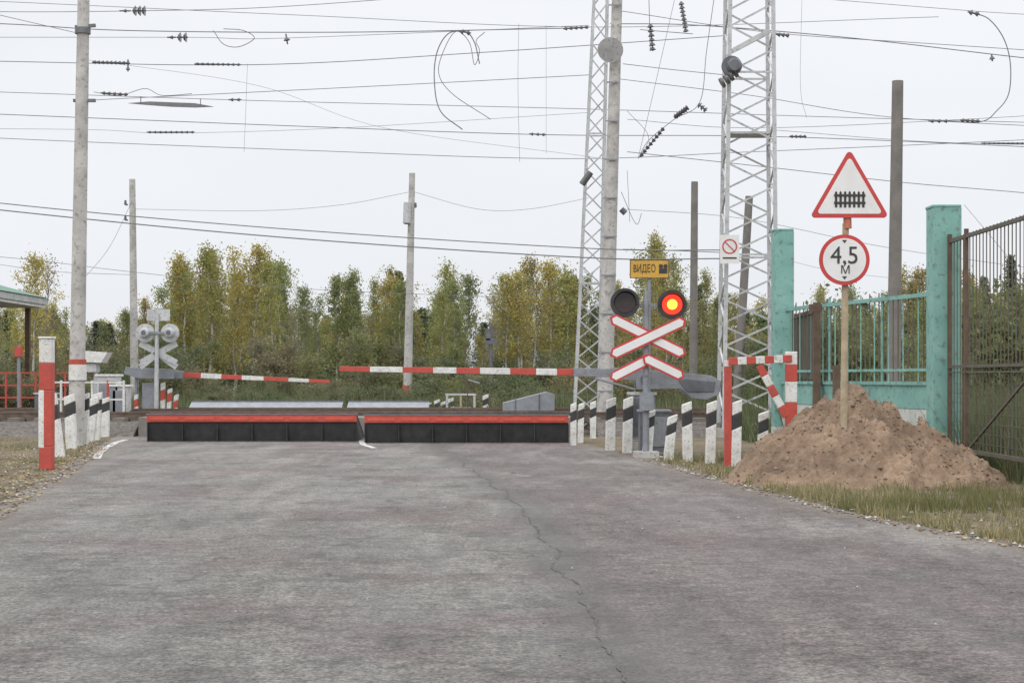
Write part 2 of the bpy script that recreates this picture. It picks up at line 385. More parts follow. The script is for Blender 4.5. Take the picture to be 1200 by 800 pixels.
# ------------------------------------------------------------ near boom barrier
def arm(b,p,q,fr,h1,h2,th,first='red'):
    ks=['red','white'] if first=='red' else ['white','red']
    for i in range(len(fr)-1):
        a,c=fr[i],fr[i+1]
        b.beam(p.lerp(q,a),p.lerp(q,c),h1+(h2-h1)*a,th,ks[i%2],w2=h1+(h2-h1)*c)
D=30; b=B()
p=W(398,432,D);q=W(672,436,D); arm(b,p,q,[0,.13,.27,.40,.50,.60,.73,.84,.93,1],.09,.12,.05)
b.beam(W(672,436,D),W(720,437,D),.15,.07,'steel'); b.beam(W(715,437,D),W(770,441,D),.2,.1,'steel')
for s in(-.26,.26):
    pts=[(v.x,v.z) for v in [W(742,432,D),W(832,440,D),W(842,446,D),W(840,462,D),W(826,468,D),W(808,466,D),W(796,455,D),W(745,456,D)]]
    b.prism(pts,D+s-.04,.06,'steel')
    pts=[(v.x,v.z) for v in [W(792,443,D),W(836,447,D),W(834,459,D),W(802,459,D)]]
    b.prism(pts,D+s-.055,.012,'steeld')
b.tube(W(755,444,D)+Vector((0,-.34,0)),W(755,444,D)+Vector((0,.34,0)),.09,k='steeld',seg=18)
b.tube(W(815,455,D)+Vector((0,-.3,0)),W(815,455,D)+Vector((0,.3,0)),.07,k='steeld')
xc=X(752,D)
b.box((xc,D,.62),(.44,.42,.78),'steel'); b.box((xc,D-.215,.62),(.36,.012,.66),'steeld'); b.box((xc,D,.1),(.6,.6,.2),'concrete')
b.box((xc,D,1.03),(.5,.48,.05),'silver')
b.tube((X(697,D),D-.03,1.3),(X(745,D),D-.03,1.1),.02,k='steel',seg=8)
b.make('boom_barrier',bevel=.006)
b=B(); D=27.3
b.box((X(776,D),D+1.6,.4),(.5,.4,.66),'steeld'); b.box((X(776,D),D+1.6,.75),(.56,.46,.04),'steel'); b.box((X(776,D),D+1.39,.4),(.4,.012,.5),'steel')
b.make('relay_cabinet',bevel=.01)

# ------------------------------------------------------------ far left barrier + signal (seen from behind)
D=45; b=B()
p=W(386,447,D);q=W(215,439,D); arm(b,p,q,[0,.14,.28,.45,.6,.74,.88,1],.08,.14,.05)
b.beam(W(215,439,D),W(160,436,D),.2,.08,'steel')
for s in(-.26,.26):
    pts=[(v.x,v.z) for v in [W(206,433,D),W(150,430,D),W(148,438,D),W(165,443,D),W(206,444,D)]]
    b.prism(pts,D+s-.04,.06,'steel')
b.box((X(176,D),D,.7),(.35,.35,.95),'steel'); b.box((X(176,D),D,.12),(.6,.6,.24),'concrete')
b.tube((X(160,D),D,0),(X(160,D),D,1.4),.05,k='steel')
b.make('boom_barrier',bevel=.006)
b=B(); D=44.2; x=X(183,D)
b.tube((x,D,0),W(184,368,D),.06,.05,'silver')
b.box(W(185,369,D)+Vector((0,.06,0)),(.6,.03,.3),'silver')
for px,py in((170,390),(199,390)):
    c=W(px,py,D); b.tube(c,c+Vector((0,.04,0)),.24,k='silver',seg=24); b.tube(c,c+Vector((0,-.2,0)),.14,.1,'silver',18)
    b.tube(c+Vector((0,-.2,0)),c+Vector((0,-.23,0)),.06,k='steeld')
b.beam(W(166,390,D)+Vector((0,-.05,0)),W(203,390,D)+Vector((0,-.05,0)),.06,.06,'steel')
for a,c,o in(((163,402),(206,425),.1),((206,402),(163,425),.13),((184,414),(163,430),.1),((184,414),(206,430),.13)):
    b.beam(W(*a,D)+Vector((0,o,0)),W(*c,D)+Vector((0,o,0)),.16,.02,'silver')
b.make('crossing_signal')

# ------------------------------------------------------------ poles
def pole(top,base,wt,wb,D,k='concrete',name='utility_pole',extra=None,seg=14):
    b=B(); t=W(top[0],top[1],D); g=G(base,D)
    b.tube(g,t,wb/F*D/2,wt/F*D/2,k,seg)
    if extra: extra(b,D)
    return b.make(name)
def ex_left(b,D):
    c=W(91,424,D); b.tube(c+Vector((0,0,-.05)),c+Vector((0,0,.05)),.165,k='red',seg=14)
    b.tube(c+Vector((0,0,-.35)),c+Vector((0,0,-.051)),.17,.167,'white',14)
    b.tube(W(97,33,D),W(97,40,D),.15,k='steeld')
    b.beam(W(88,32,D),W(112,30,D),.06,.06,'steeld'); b.beam(W(86,118,D),W(112,118,D),.06,.06,'steeld')
pole((99,-60),89,13,19,33,extra=ex_left)
def ex_ins(pts):
    def f(b,D):
        for (x0,y0,x1,y1) in pts:
            p,q=W(x0,y0,D),W(x1,y1,D); b.beam(p,q,.05,.05,'steeld'); b.tube(q,q+Vector((0,0,.16)),.05,.035,'ceramic',10)
    return f
pole((155,210),158,7,10,60,extra=ex_ins([(150,240,147,240),(150,258,147,258)]))
def ex480(b,D):
    for z0,z1,k in((0,.35,'red'),(.35,.7,'white'),(.7,1.05,'red')): b.tube((X(477,D),D,z0),(X(477,D),D,z1),.17,k=k)
    ex_ins([(481,243,487,243),(480,262,474,262)])(b,D); b.tube(W(478,238,D)+Vector((0,-.15,0)),W(477,262,D)+Vector((0,-.15,0)),.14,k='silver')
pole((483,203),477,7,11,60,extra=ex480)
pole((814,213),812,8,10,56,'concd')
pole((878,230),862,9,11,50,'concd')
pole((1052,95),1046,13,17,34,'concd',name='utility_pole')
def exc(b,D):
    c=W(715,60,D)+Vector((0,-.3,0))
    b.beam(c+Vector((0,.3,0)),c,.05,.05,'steel'); 
    b.tube(c+Vector((0,-.02,.0)),c+Vector((-.02,-.14,-.06)),.24,.3,'silver',24)
    b.tube(W(692,202,D),W(682,216,D),.08,k='ceramic'); b.tube(W(728,245,D),W(733,250,D),.07,k='ceramic')
    for z in np.arange(1,11,.9):
        t=z/11.5; b.box((X(708,D)+t*(X(722,D)-X(708,D)),D-.17,z),(.4*(1-.3*t),.03,.03),'steel')
    b.tube((X(708,D),D,0),(X(708,D),D,.5),.24,k='white')
pole((724,-30),708,12,19,40,'concrete',extra=exc,name='concrete_mast')

def lattice(bl,br,tl,tr,ytop,D,nseg,leg,dia,dep=1.0,depT=.9):
    b=B(); zt=CH+(HZ-ytop)/F*D
    def corner(i,t):
        xl=X(bl,D)+(X(tl,D)-X(bl,D))*t; xr=X(br,D)+(X(tr,D)-X(br,D))*t; d=dep+(depT-dep)*t
        return [Vector((xl,D-d/2,zt*t)),Vector((xr,D-d/2,zt*t)),Vector((xr,D+d/2,zt*t)),Vector((xl,D+d/2,zt*t))][i]
    for i in range(4): 
        b.beam(corner(i,0),corner(i,1),leg,leg*.25,'silver'); b.beam(corner(i,0)+Vector((0,.03,0)),corner(i,1)+Vector((0,.03,0)),leg*.25,leg,'silver')
    for s in range(nseg):
        t0,t1=s/nseg,(s+1)/nseg
        for i in range(4):
            j=(i+1)%4
            b.beam(corner(i,t0),corner(j,(t0+t1)/2),dia,.02,'silver',up=(0.1,1,0.1)); b.beam(corner(j,(t0+t1)/2),corner(i,t1),dia,.02,'silver',up=(.1,1,.1))
            if s%4==0 and i%2==0: b.beam(corner(i,t0),corner(j,t0),dia,.03,'silver')
    for i in range(4):
        c=corner(i,0); b.box((c.x,c.y,.1),(.3,.3,.2),'concrete')
    return b
b=lattice(672,701,699,713,-60,41,13,.065,.032,.6,.3); b.make('lattice_mast')
b=lattice(845,907,854,902,-70,38,11,.09,.042,1.0,.85)
D=37.3
p=W(857,78,D); b.tube(p+Vector((0,-.08,0)),p,.22,k='steeld',seg=20); b.tube(p+Vector((.05,-.2,0)),p+Vector((.05,-.08,0)),.12,.18,'steeld',20)
for dx in range(4): 
    p=W(845+dx*5,98-dx*4,D); b.tube(p,p+Vector((.05,0,.03)),.12,k='ceramic',seg=14)
b.box(W(875,158,D+.7),(.95,.7,.05),'silver'); b.beam(W(858,60,D),W(902,36,D),.1,.06,'silver')
p=W(855,292,D-.2); b.box(p,(.42,.02,.62),'signwhite'); q=p+Vector((0,-.015,.06)); 
for i in range(16):
    a,c=i*math.pi/8,(i+1)*math.pi/8
    b.beam(q+Vector((.15*math.cos(a),0,.15*math.sin(a))),q+Vector((.15*math.cos(c),0,.15*math.sin(c))),.025,.01,'signred')
b.beam(q+Vector((-.1,-.002,.1)),q+Vector((.1,-.002,-.1)),.02,.01,'signred'); b.box(q+Vector((0,0,-.25)),(.3,.01,.03),'black')
b.make('lattice_mast')

b=B(); D=75; b.tube(G(575,D),W(575,378,D),.1,.07,'steeld'); b.beam(W(568,400,D),W(583,400,D),.25,.2,'steeld'); b.box(W(572,392,D),(.2,.2,.5),'steeld')
b.beam(W(570,415,D),W(582,385,D),.05,.05,'steeld')
b.make('railway_signal_mast')

# ------------------------------------------------------------ road signs on pole
D=20.8; b=B()
x=X(990,D)
b.tube((x-.02,D,0),W(991,262,D),.045,.04,'wood',12); b.tube(W(993,268,D)+Vector((0,-.02,0)),W(992,240,D)+Vector((0,-.02,0)),.05,.05,'poler',12)
def rounded(c,ro,rr,y,th,k):
    pts=[]
    for i in range(3):
        a0=math.pi/2+i*2*math.pi/3; cx=c[0]+(ro-2*rr)*math.cos(a0); cz=c[1]+(ro-2*rr)*math.sin(a0)
        for j in range(7):
            a=a0-math.pi/3+j*(2*math.pi/3)/6; pts.append((cx+rr*math.cos(a),cz+rr*math.sin(a)))
    b.prism(pts,y,th,k)
c=W(994,229,D); y=D-.08
R=.56
rounded((c.x,c.z),R,.04,y+.005,.015,'steel')
rounded((c.x,c.z),R,.045,y-.003,.006,'signred'); rounded((c.x,c.z),R*.83,.03,y-.008,.004,'signwhite')
fz=c.z-.055
for i in range(7):
    xx=c.x-.165+.33*i/6
    b.prism([(xx-.014,fz-.1),(xx+.014,fz-.1),(xx+.014,fz+.08),(xx,fz+.1),(xx-.014,fz+.08)],y-.014,.004,'black')
for dz in(-.045,.045): b.box((c.x,y-.017,fz+dz),(.38,.003,.026),'black')
c2=W(988,305,D)
b.tube((c2.x,y+.01,c2.z),(c2.x,y-.005,c2.z),.41*.75,k='signred',seg=40); b.tube((c2.x,y-.006,c2.z),(c2.x,y-.010,c2.z),.262,k='signwhite',seg=40)
b.box((c2.x,y+.02,c2.z),(.1,.03,.5),'steel'); b.box((c.x,y+.03,c.z),(.1,.03,.5),'steel')
b.prism([(c2.x-.03,c2.z-.20),(c2.x,c2.z-.24),(c2.x+.03,c2.z-.20)],y-.014,.003,'black'); 
b.prism([(c2.x-.03,c2.z+.24),(c2.x+.03,c2.z+.24),(c2.x,c2.z+.20)],y-.014,.003,'black')
sg=b.make('traffic_sign')
text('4,5',(c2.x,y-.014,c2.z+.045),.30,'black',sg,'number',bold=.0,sx=.95)
text('М',(c2.x+.01,y-.014,c2.z-.125),.14,'black',sg,'unit',bold=.0)

# ------------------------------------------------------------ teal wall/fence at right
def pillar(x,D,w,h,dep):
    b=B(); b.box((x,D,(h+.45)/2),(w,dep,h-.45),'teal'); b.box((x,D,.225),(w+.004,dep+.004,.45),'whitewash'); b.box((x-w*.02,D,h+.02),(w*1.02,dep*1.02,.04),'teal')
    b.make('fence_pillar',bevel=.01)
xa,ya=X(1106,24),24.0; xb,yb=X(917,30),30.0
pillar(xa,ya,.40,3.68,.4); pillar(xb,yb,.34,3.87,.4)
def along(t,z): return Vector((xa+(xb-xa)*t,ya+(yb-ya)*t,z))
b=B()
t0,t1=.035,.965
b.beam(along(t0,1.03),along(t1,1.03),.16,.34,'teal',up=(0,0,1)); b.beam(along(t0,.42),along(t1,.42),.18,.86,'whitewash',up=(0,0,1))
b.beam(along(t0,1.225),along(t1,1.225),.22,.05,'teal',up=(0,0,1))
b.make('low_wall')
b=B()
b.beam(along(t0,2.5),along(t1,2.5),.05,.06,'teal',up=(0,0,1)); b.beam(along(t0,1.42),along(t1,1.42),.03,.04,'teal',up=(0,0,1))
n=34
for i in range(n):
    t=t0+(t1-t0)*(i+.5)/n; b.beam(along(t,1.25),along(t,2.6 if i%2 else 2.5),.016,.016,'rustg' if i%3 else 'teal')
for t in(.33,.66): b.beam(along(t,1.25),along(t,2.6),.04,.04,'teal')
b.make('metal_fence')
b=B(); D=28
p0=G(957,D); b.box((p0.x,D,1.27),(.11,.11,2.54),'rust'); b.box((p0.x-.02,D,2.45),(.2,.12,.12),'rust')
p1=G(930,31)
for z in(.4,1.3,2.4): b.beam((p0.x,D,z),(p1.x,31,z),.04,.05,'rust',up=(0,0,1))
for i in range(18):
    t=(i+.5)/18; q=p0.lerp(p1,t); b.beam((q.x,q.y,.35),(q.x,q.y,2.45),.02,.02,'rustg')
b.box((X(980,26.5),26.5,.75),(.1,.1,1.5),'rust')
b.make('rusty_gate')
b=B()
def al(t,z): 
    return Vector((xa+.02+(6.02-xa)*t,ya-.25+(14.2-ya)*t,z))
N=60
for i in range(N):
    t=(i+.5)/N; b.beam(al(t,.3),al(t,3.24),.012,.012,'rustg' if i%4 else 'rust')
for z,h in((.33,.05),(1.46,.04),(1.38,.02),(3.2,.05)): b.beam(al(0,z),al(1,z),.04,h,'rustg',up=(0,0,1))
for t in(0,.09,.42,.75,1): b.beam(al(t,0.02),al(t,3.3),.05,.06,'rust')
for i in range(7):
    z=.45+.13*i; b.beam(al(0,z*1.0),al(1,z),.006,.006,'rustg',up=(0,0,1))
b.beam(al(.1,.35),al(.4,1.4),.03,.03,'rustg',up=(0,0,1))
b.make('iron_gate')

# ------------------------------------------------------------ sand pile
PX,PY=4.42,21.5
def sandpile():
    cx,cy=PX,PY; R=1.56; n=210; vs=[];fs=[]
    for j in range(n):
        for i in range(n):
            u=-1.25+2.5*i/(n-1); v=-1.25+2.5*j/(n-1)
            ang=math.atan2(v,u+.12); rr=math.hypot(u+.12,v)*(1+.16*noise.noise(Vector((math.cos(ang)*1.7,math.sin(ang)*1.7,4))))
            h=1.34*(1-math.sqrt(rr*rr+.014)**.93) if rr<1 else -.02
            h2=.62*max(0,1-math.hypot(u-.45,v+.1)/.66)
            h=max(h,h2+.05 if h2>0 else h)
            x=cx+u*R;y=cy+v*R
            if h>0:
                k=min(1,h*5)
                h+=k*(.14*noise.noise(Vector((x*1.7,y*1.7,0)))+.14*noise.noise(Vector((x*4.3,y*4.3,2)))+.085*noise.noise(Vector((x*11,y*11,5))))
                h+=k*.035*noise.noise(Vector((x*27,y*27,5)))
            vs.append((x-cx,y-cy,h if h>0 else -.03))
    for j in range(n-1):
        for i in range(n-1):
            o=j*n+i
            fs.append([o,o+1,o+n+1,o+n])
    me=bpy.data.meshes.new('sand_pile'); me.from_pydata(vs,[],fs); me.materials.append(M['sand'])
    me.polygons.foreach_set('use_smooth',[True]*len(fs)); me.update()
    o=bpy.data.objects.new('sand_pile',me); o.location=(cx,cy,0); scene.collection.objects.link(o)
    def hz(x,y):
        i=round(((x-cx)/R+1.25)/2.5*(n-1)); j=round(((y-cy)/R+1.25)/2.5*(n-1))
        return vs[j*n+i][2] if 0<=i<n and 0<=j<n else 0
    b=B()
    for i in range(2200):
        a=random.uniform(0,2*math.pi); r=R*random.uniform(.1,1.18)
        s=random.uniform(.006,.022)*(1.9 if random.random()<.08 else 1)
        x,y=cx+r*math.cos(a),cy+r*math.sin(a); z=max(0,hz(x,y))+s*.3
        q=[(x+s*random.uniform(.6,1.2)*dx,y+s*random.uniform(.6,1.2)*dy,z+s*random.uniform(.5,1)*dz) for dx,dy,dz in((1,0,0),(0,1,0),(-1,0,0),(0,-1,0),(0,0,1),(0,0,-1))]
        b.add(q,[[0,1,4],[1,2,4],[2,3,4],[3,0,4],[1,0,5],[2,1,5],[3,2,5],[0,3,5]],'sandlump' if random.random()<.9 else 'concd')
    b.make('clods',parent=o)
sandpile()

# ------------------------------------------------------------ guard house, railing, platform clutter
b=B(); xr=-16.9; y0,y1=46,61.8; zf=3.95
b.box((xr-5.2,53.6,1.9),(8,13.4,3.8),'cream')
b.box((xr-4.9,(y0+y1)/2,zf-.06),(9.8,y1-y0,.10),'white'); b.box((xr-4.95,(y0+y1)/2,zf+.11),(10,y1-y0+.2,.22),'silver')
z=zf+.24
xl=xr-10; zt=z+1.5
b.add([(xl,y0-.2,z),(xr+.1,y0-.2,z),(xr+.1,y1+.2,z),(xl,y1+.2,z),(xr-4.9,y0+4,zt),(xr-4.9,y1-4.5,zt)],[[0,1,4],[1,2,5,4],[2,3,5],[3,0,4,5],[3,2,1,0]],'greenroof')
for yy in(49,53,57): 
    b.box((xr-1.17,yy,2.1),(.06,1.0,1.3),'white'); b.box((xr-1.13,yy,2.1),(.04,.84,1.1),'glass')
for yy in(60.8,56.5,52): b.box((xr-.35,yy,1.9),(.16,.16,3.8),'rust')
b.make('guard_house')
b=B(); D=48.5
for i in range(11): b.box((-16.9+.42*i,D,.85),(.045,.045,1.2),'red')
for z in(.75,1.1,1.45): b.box((-14.8,D,z),(4.6,.03,.045),'red')
b.make('red_railing')
b=B()
for i in range(6):
    x=-11.2+i*.42; b.tube((x,41-.2*i,.2),(x,41-.2*i,1.25),.03,k='white' if i%2 else 'red',seg=8)
for z in(.8,1.2): b.beam((-11.2,41,z),(-9.1,40.0,z),.04,.04,'white')
b.make('white_handrail')
b=B(); D=42
b.tube(G(112,D),W(112,425,D),.05,k='silver'); b.prism([(v.x,v.z) for v in[W(97,424,D),W(122,425,D),W(129,413,D),W(101,411,D)]],D-.3,.6,'white')
b.box(W(104,431,D),(.45,.4,.2),'silver')
b.make('track_side_lamp')
b=B(); D=41
for px,wd,hh in((128,.5,1.15),(142,.4,.9)):
    b.box((X(px,D),D,.2+hh/2),(wd,.4,hh),'silver'); b.box((X(px,D),D,.22+hh),(wd+.08,.48,.05),'white'); b.box((X(px,D),D-.205,.2+hh/2),(wd*.8,.015,hh*.8),'steel')
b.make('relay_cabinet',bevel=.01)
b=B(); D=47.8
b.tube(G(22,D),W(22,405,D),.05,k='steel'); b.box(W(22,412,D),(.18,.2,.28),'red'); b.tube(G(64,D),W(64,400,D),.05,k='rust')
b.make('signal_post')
b=B()
for x,y,sx,sy,sz,k in((-12.9,39.0,.7,.4,.35,'steeld'),(-14.1,42.4,.9,.5,.5,'steel'),(-11.6,42.6,.5,.5,.6,'steeld'),(-15.2,39.1,.4,.4,.4,'concrete')):
    b.box((x,y,.3+sz/2),(sx,sy,sz),k); b.box((x,y,.3+sz+.02),(sx+.06,sy+.06,.04),'silver'); b.tube((x+.1,y,.3),(x+.1,y-.02,.3+sz+.25),.03,k='steel',seg=8)
b.make('point_machine')
b=B(); D=43
pts=[(v.x,v.z) for v in[W(589,493,D),W(589,472,D),W(640,459,D),W(650,462,D),W(650,493,D)]]
b.prism(pts,D,.9,'steel'); b.box((X(618,D),D-.02,.42),(.9,.02,.03),'steeld'); b.box((X(604,D),D-.02,.55),(.03,.02,.5),'steeld'); b.box((X(632,D),D-.02,.6),(.03,.02,.6),'steeld')
b.make('metal_container',bevel=.015)
b=B(); D=46
for px in(524,540,556): b.tube(G(px,D),W(px,462,D),.03,k='wood' if px==540 else 'silver',seg=8)
b.beam(W(522,462,D),W(558,462,D),.05,.05,'silver'); b.beam(W(528,478,D),W(552,478,D),.05,.05,'silver'); b.tube(G(548,D),W(548,445,D),.03,k='rust',seg=8); b.tube(W(548,445,D),W(562,449,D),.02,k='steel',seg=8)
b.make('pipe_frame')

# ------------------------------------------------------------ overhead wires
cu=bpy.data.curves.new('overhead_wires','CURVE'); cu.dimensions='3D'; cu.bevel_depth=.0105; cu.bevel_resolution=1; cu.use_fill_caps=True
def wire(pts,D=45,D2=None,rad=1):
    D2=D if D2 is None else D2; n=len(pts); P=[]
    W3=[W(p[0],p[1],D+(D2-D)*i/(n-1)) for i,p in enumerate(pts)]
    if n==2: P=W3
    else:
        Q=[W3[0]*2-W3[1]]+W3+[W3[-1]*2-W3[-2]]
        for i in range(1,len(Q)-2):
            for s in range(10):
                t=s/10; a,b_,c,d=Q[i-1],Q[i],Q[i+1],Q[i+2]
                P.append(.5*((2*b_)+(c-a)*t+(2*a-5*b_+4*c-d)*t*t+(3*b_-a-3*c+d)*t**3))
        P.append(W3[-1])
    sp=cu.splines.new('POLY'); sp.points.add(len(P)-1)
    for q,p in zip(sp.points,P): q.co=(*p,1); q.radius=rad
L=[([(-250,-8),(0,2),(350,18),(700,32),(1100,20)],42,.7),([(-250,20),(0,28),(150,36),(400,38),(680,33)],40,1.1),([(-250,66),(0,72),(300,76),(560,62),(850,42)],44,1),
([(95,118),(300,108),(500,98),(690,88)],40,.8),([(-250,124),(0,134),(350,148),(640,158),(900,160),(1200,172),(1450,185)],44,1),([(-250,148),(0,162),(350,176),(660,186),(880,178),(1200,164),(1450,150)],46,.9),
([(-250,205),(0,238),(330,268),(690,291),(850,293)],38,1.2),([(-250,215),(0,246),(330,278),(690,302),(850,303)],38,1.4),([(-250,285),(0,301),(150,318),(350,338),(690,352)],52,.8),
([(-250,100),(0,108),(300,118),(690,128),(1000,138),(1450,150)],43,.8),([(715,28),(820,30),(1000,45),(1200,68),(1450,95)],41,1.1),([(720,12),(900,38),(1100,52),(1450,75)],42,.8),
([(720,92),(880,112),(1050,138),(1300,152)],43,.8),([(735,178),(900,196),(1060,214),(1200,226),(1450,250)],42,.9),([(940,-3),(1100,10),(1200,17),(1450,30)],44,.7),
([(155,245),(300,247),(400,240),(480,225)],60,.7),([(485,225),(560,245),(620,245),(690,232)],60,.7),([(730,245),(870,256),(1040,290),(1250,320)],50,.7),
([(0,310),(60,318),(155,322)],60,.8),([(95,330),(128,290),(155,235)],55,.6),([(730,75),(790,82),(850,88)],40,.8),
([(-150,10),(0,14),(160,13),(330,8),(600,-12)],42,.8),([(-150,150),(100,152),(200,156),(400,150),(690,132)],44,.5),([(-150,44),(213,44),(330,45),(690,30)],40,.6),
([(100,70),(300,100),(450,150),(700,185)],50,.5),([(0,18),(95,40)],36,.7),([(735,140),(880,150),(1130,140),(1450,120)],40,.6),([(900,152),(1130,168),(1450,170)],42,.6),
([(562,75),(556,50),(545,37),(525,40),(512,62),(509,95),(516,130),(542,152)],44,1.5),([(568,38),(558,48),(562,60),(556,76),(550,50),(535,37),(522,55),(514,85),(530,110),(575,140)],44,1),
([(1136,15),(1158,22),(1176,45),(1184,75),(1182,110),(1168,130),(1148,143),(1095,141)],40,1.2),([(608,28),(607,100),(609,190)],44,.5),([(640,30),(640,180)],44,.35),
([(795,-20),(770,90),(748,185)],42,.6),([(838,-10),(828,60),(820,120),(790,140),(760,165),(748,186)],42,.9),([(760,-20),(762,60)],42,.9),([(735,130),(760,160),(748,186)],42,.6),
([(750,35),(812,40)],42,.9),([(735,200),(738,260)],42,.6),([(728,225),(745,262),(752,250)],41,.7),([(290,75),(288,130),(286,178)],42,.4),([(940,-10),(938,100),(945,138)],42,.4),
([(250,36),(262,52),(280,55),(298,45),(285,36),(262,34)],40,.9),([(110,108),(140,112),(170,104),(190,112),(225,110)],41,.8),([(730,292),(800,294),(850,296)],38,.9),
([(905,300),(980,318),(1090,330)],60,.6),([(1130,240),(1180,300),(1200,330)],40,.5)]
for pts,D,r in L: wire(pts,D,rad=r)
cu.materials.append(M['wire']); ow=bpy.data.objects.new('overhead_wires',cu); scene.collection.objects.link(ow)
def insul(a,c,D,n,r=.10,parent=ow):
    b=B(); p,q=W(*a,D),W(*c,D); b.tube(p,q,.02,k='steeld',seg=6); d=(q-p).normalized()
    for i in range(n):
        m=p.lerp(q,(i+.5)/n); b.tube(m-d*.03,m+d*.03,r*.5,r,'ceramic',12)
    b.make('insulator',parent=parent)
insul((140,13),(153,13),42,1,.05); insul((155,13),(171,13),42,3,.13); insul((196,44),(206,44),40,1,.05); insul((207,44),(220,44),40,2,.12)
insul((108,73),(152,74),44,9,.055); insul((228,75),(282,76),44,9,.045); insul((150,70),(150,84),44,2,.06); insul((268,117),(283,117),43,2,.05)
insul((172,155),(228,155),44,9,.04); insul((118,109),(150,111),41,5,.05); insul((335,40),(337,52),40,1,.08); insul((798,2),(804,38),42,8,.075); insul((762,28),(765,60),42,6,.085)
insul((750,184),(778,150),42,8,.06); insul((790,138),(806,126),42,6,.075); insul((818,122),(828,130),42,3,.085); insul((1088,142),(1112,142),40,3,.05); insul((1125,141),(1148,142),40,4,.05)
insul((1150,168),(1200,168),42,9,.03); insul((538,37),(552,39),44,2,.08); insul((1134,14),(1148,17),40,2,.07); insul((1162,64),(1163,72),40,1,.07)
insul((660,34),(690,32),40,5,.05); insul((905,40),(925,42),41,4,.06); insul((925,160),(945,160),44,4,.05); insul((620,157),(640,158),44,3,.05)
b=B(); D=43
pts=[(150,121),(175,119),(200,120),(228,121),(250,125),(228,126),(200,125),(172,123)]
b.prism([(W(*p,D).x,W(*p,D).z) for p in pts],D,.05,'wire')
b.beam(W(165,113,D),W(165,121,D),.02,.02,'wire'); b.beam(W(235,116,D),W(235,123,D),.02,.02,'wire'); b.make('section_insulator',parent=ow)

# ------------------------------------------------------------ vegetation
def leafmat(name):
    m=bpy.data.materials.new(name); m.use_nodes=True; nt=m.node_tree;n=nt.nodes;l=nt.links; out=n['Material Output']
    n.remove(n['Principled BSDF'])
    at=n.new('ShaderNodeVertexColor'); at.layer_name='Col'; oi=n.new('ShaderNodeObjectInfo')
    mm=n.new('ShaderNodeMixRGB'); mm.blend_type='MULTIPLY'; mm.inputs[0].default_value=1
    l.new(at.outputs[0],mm.inputs[1]); l.new(oi.outputs['Color'],mm.inputs[2])
    df=n.new('ShaderNodeBsdfDiffuse'); l.new(mm.outputs[0],df.inputs[0])
    tr=n.new('ShaderNodeBsdfTranslucent'); l.new(mm.outputs[0],tr.inputs[0]); mx=n.new('ShaderNodeMixShader'); mx.inputs[0].default_value=.45
    l.new(df.outputs[0],mx.inputs[1]); l.new(tr.outputs[0],mx.inputs[2]); l.new(mx.outputs[0],out.inputs[0])
    return m
LM=leafmat('foliage'); 
M['birchbark']=mat('birch_bark',(.62,.6,.56),(.24,.23,.21),6,.9); M['bark']=mat('bark',(.26,.24,.21),None,6,.95)
def rot_quads(C,S,colors):
    N=len(C); a=rng.normal(size=(N,3)); a/=np.linalg.norm(a,axis=1)[:,None]; c=rng.normal(size=(N,3)); b_=np.cross(a,c); b_/=np.linalg.norm(b_,axis=1)[:,None]
    S=S[:,None]
    V=np.stack([C-a*S,C-b_*S*.6,C+a*S,C+b_*S*.6],1).reshape(-1,3)
    return V,np.repeat(colors,4,0)
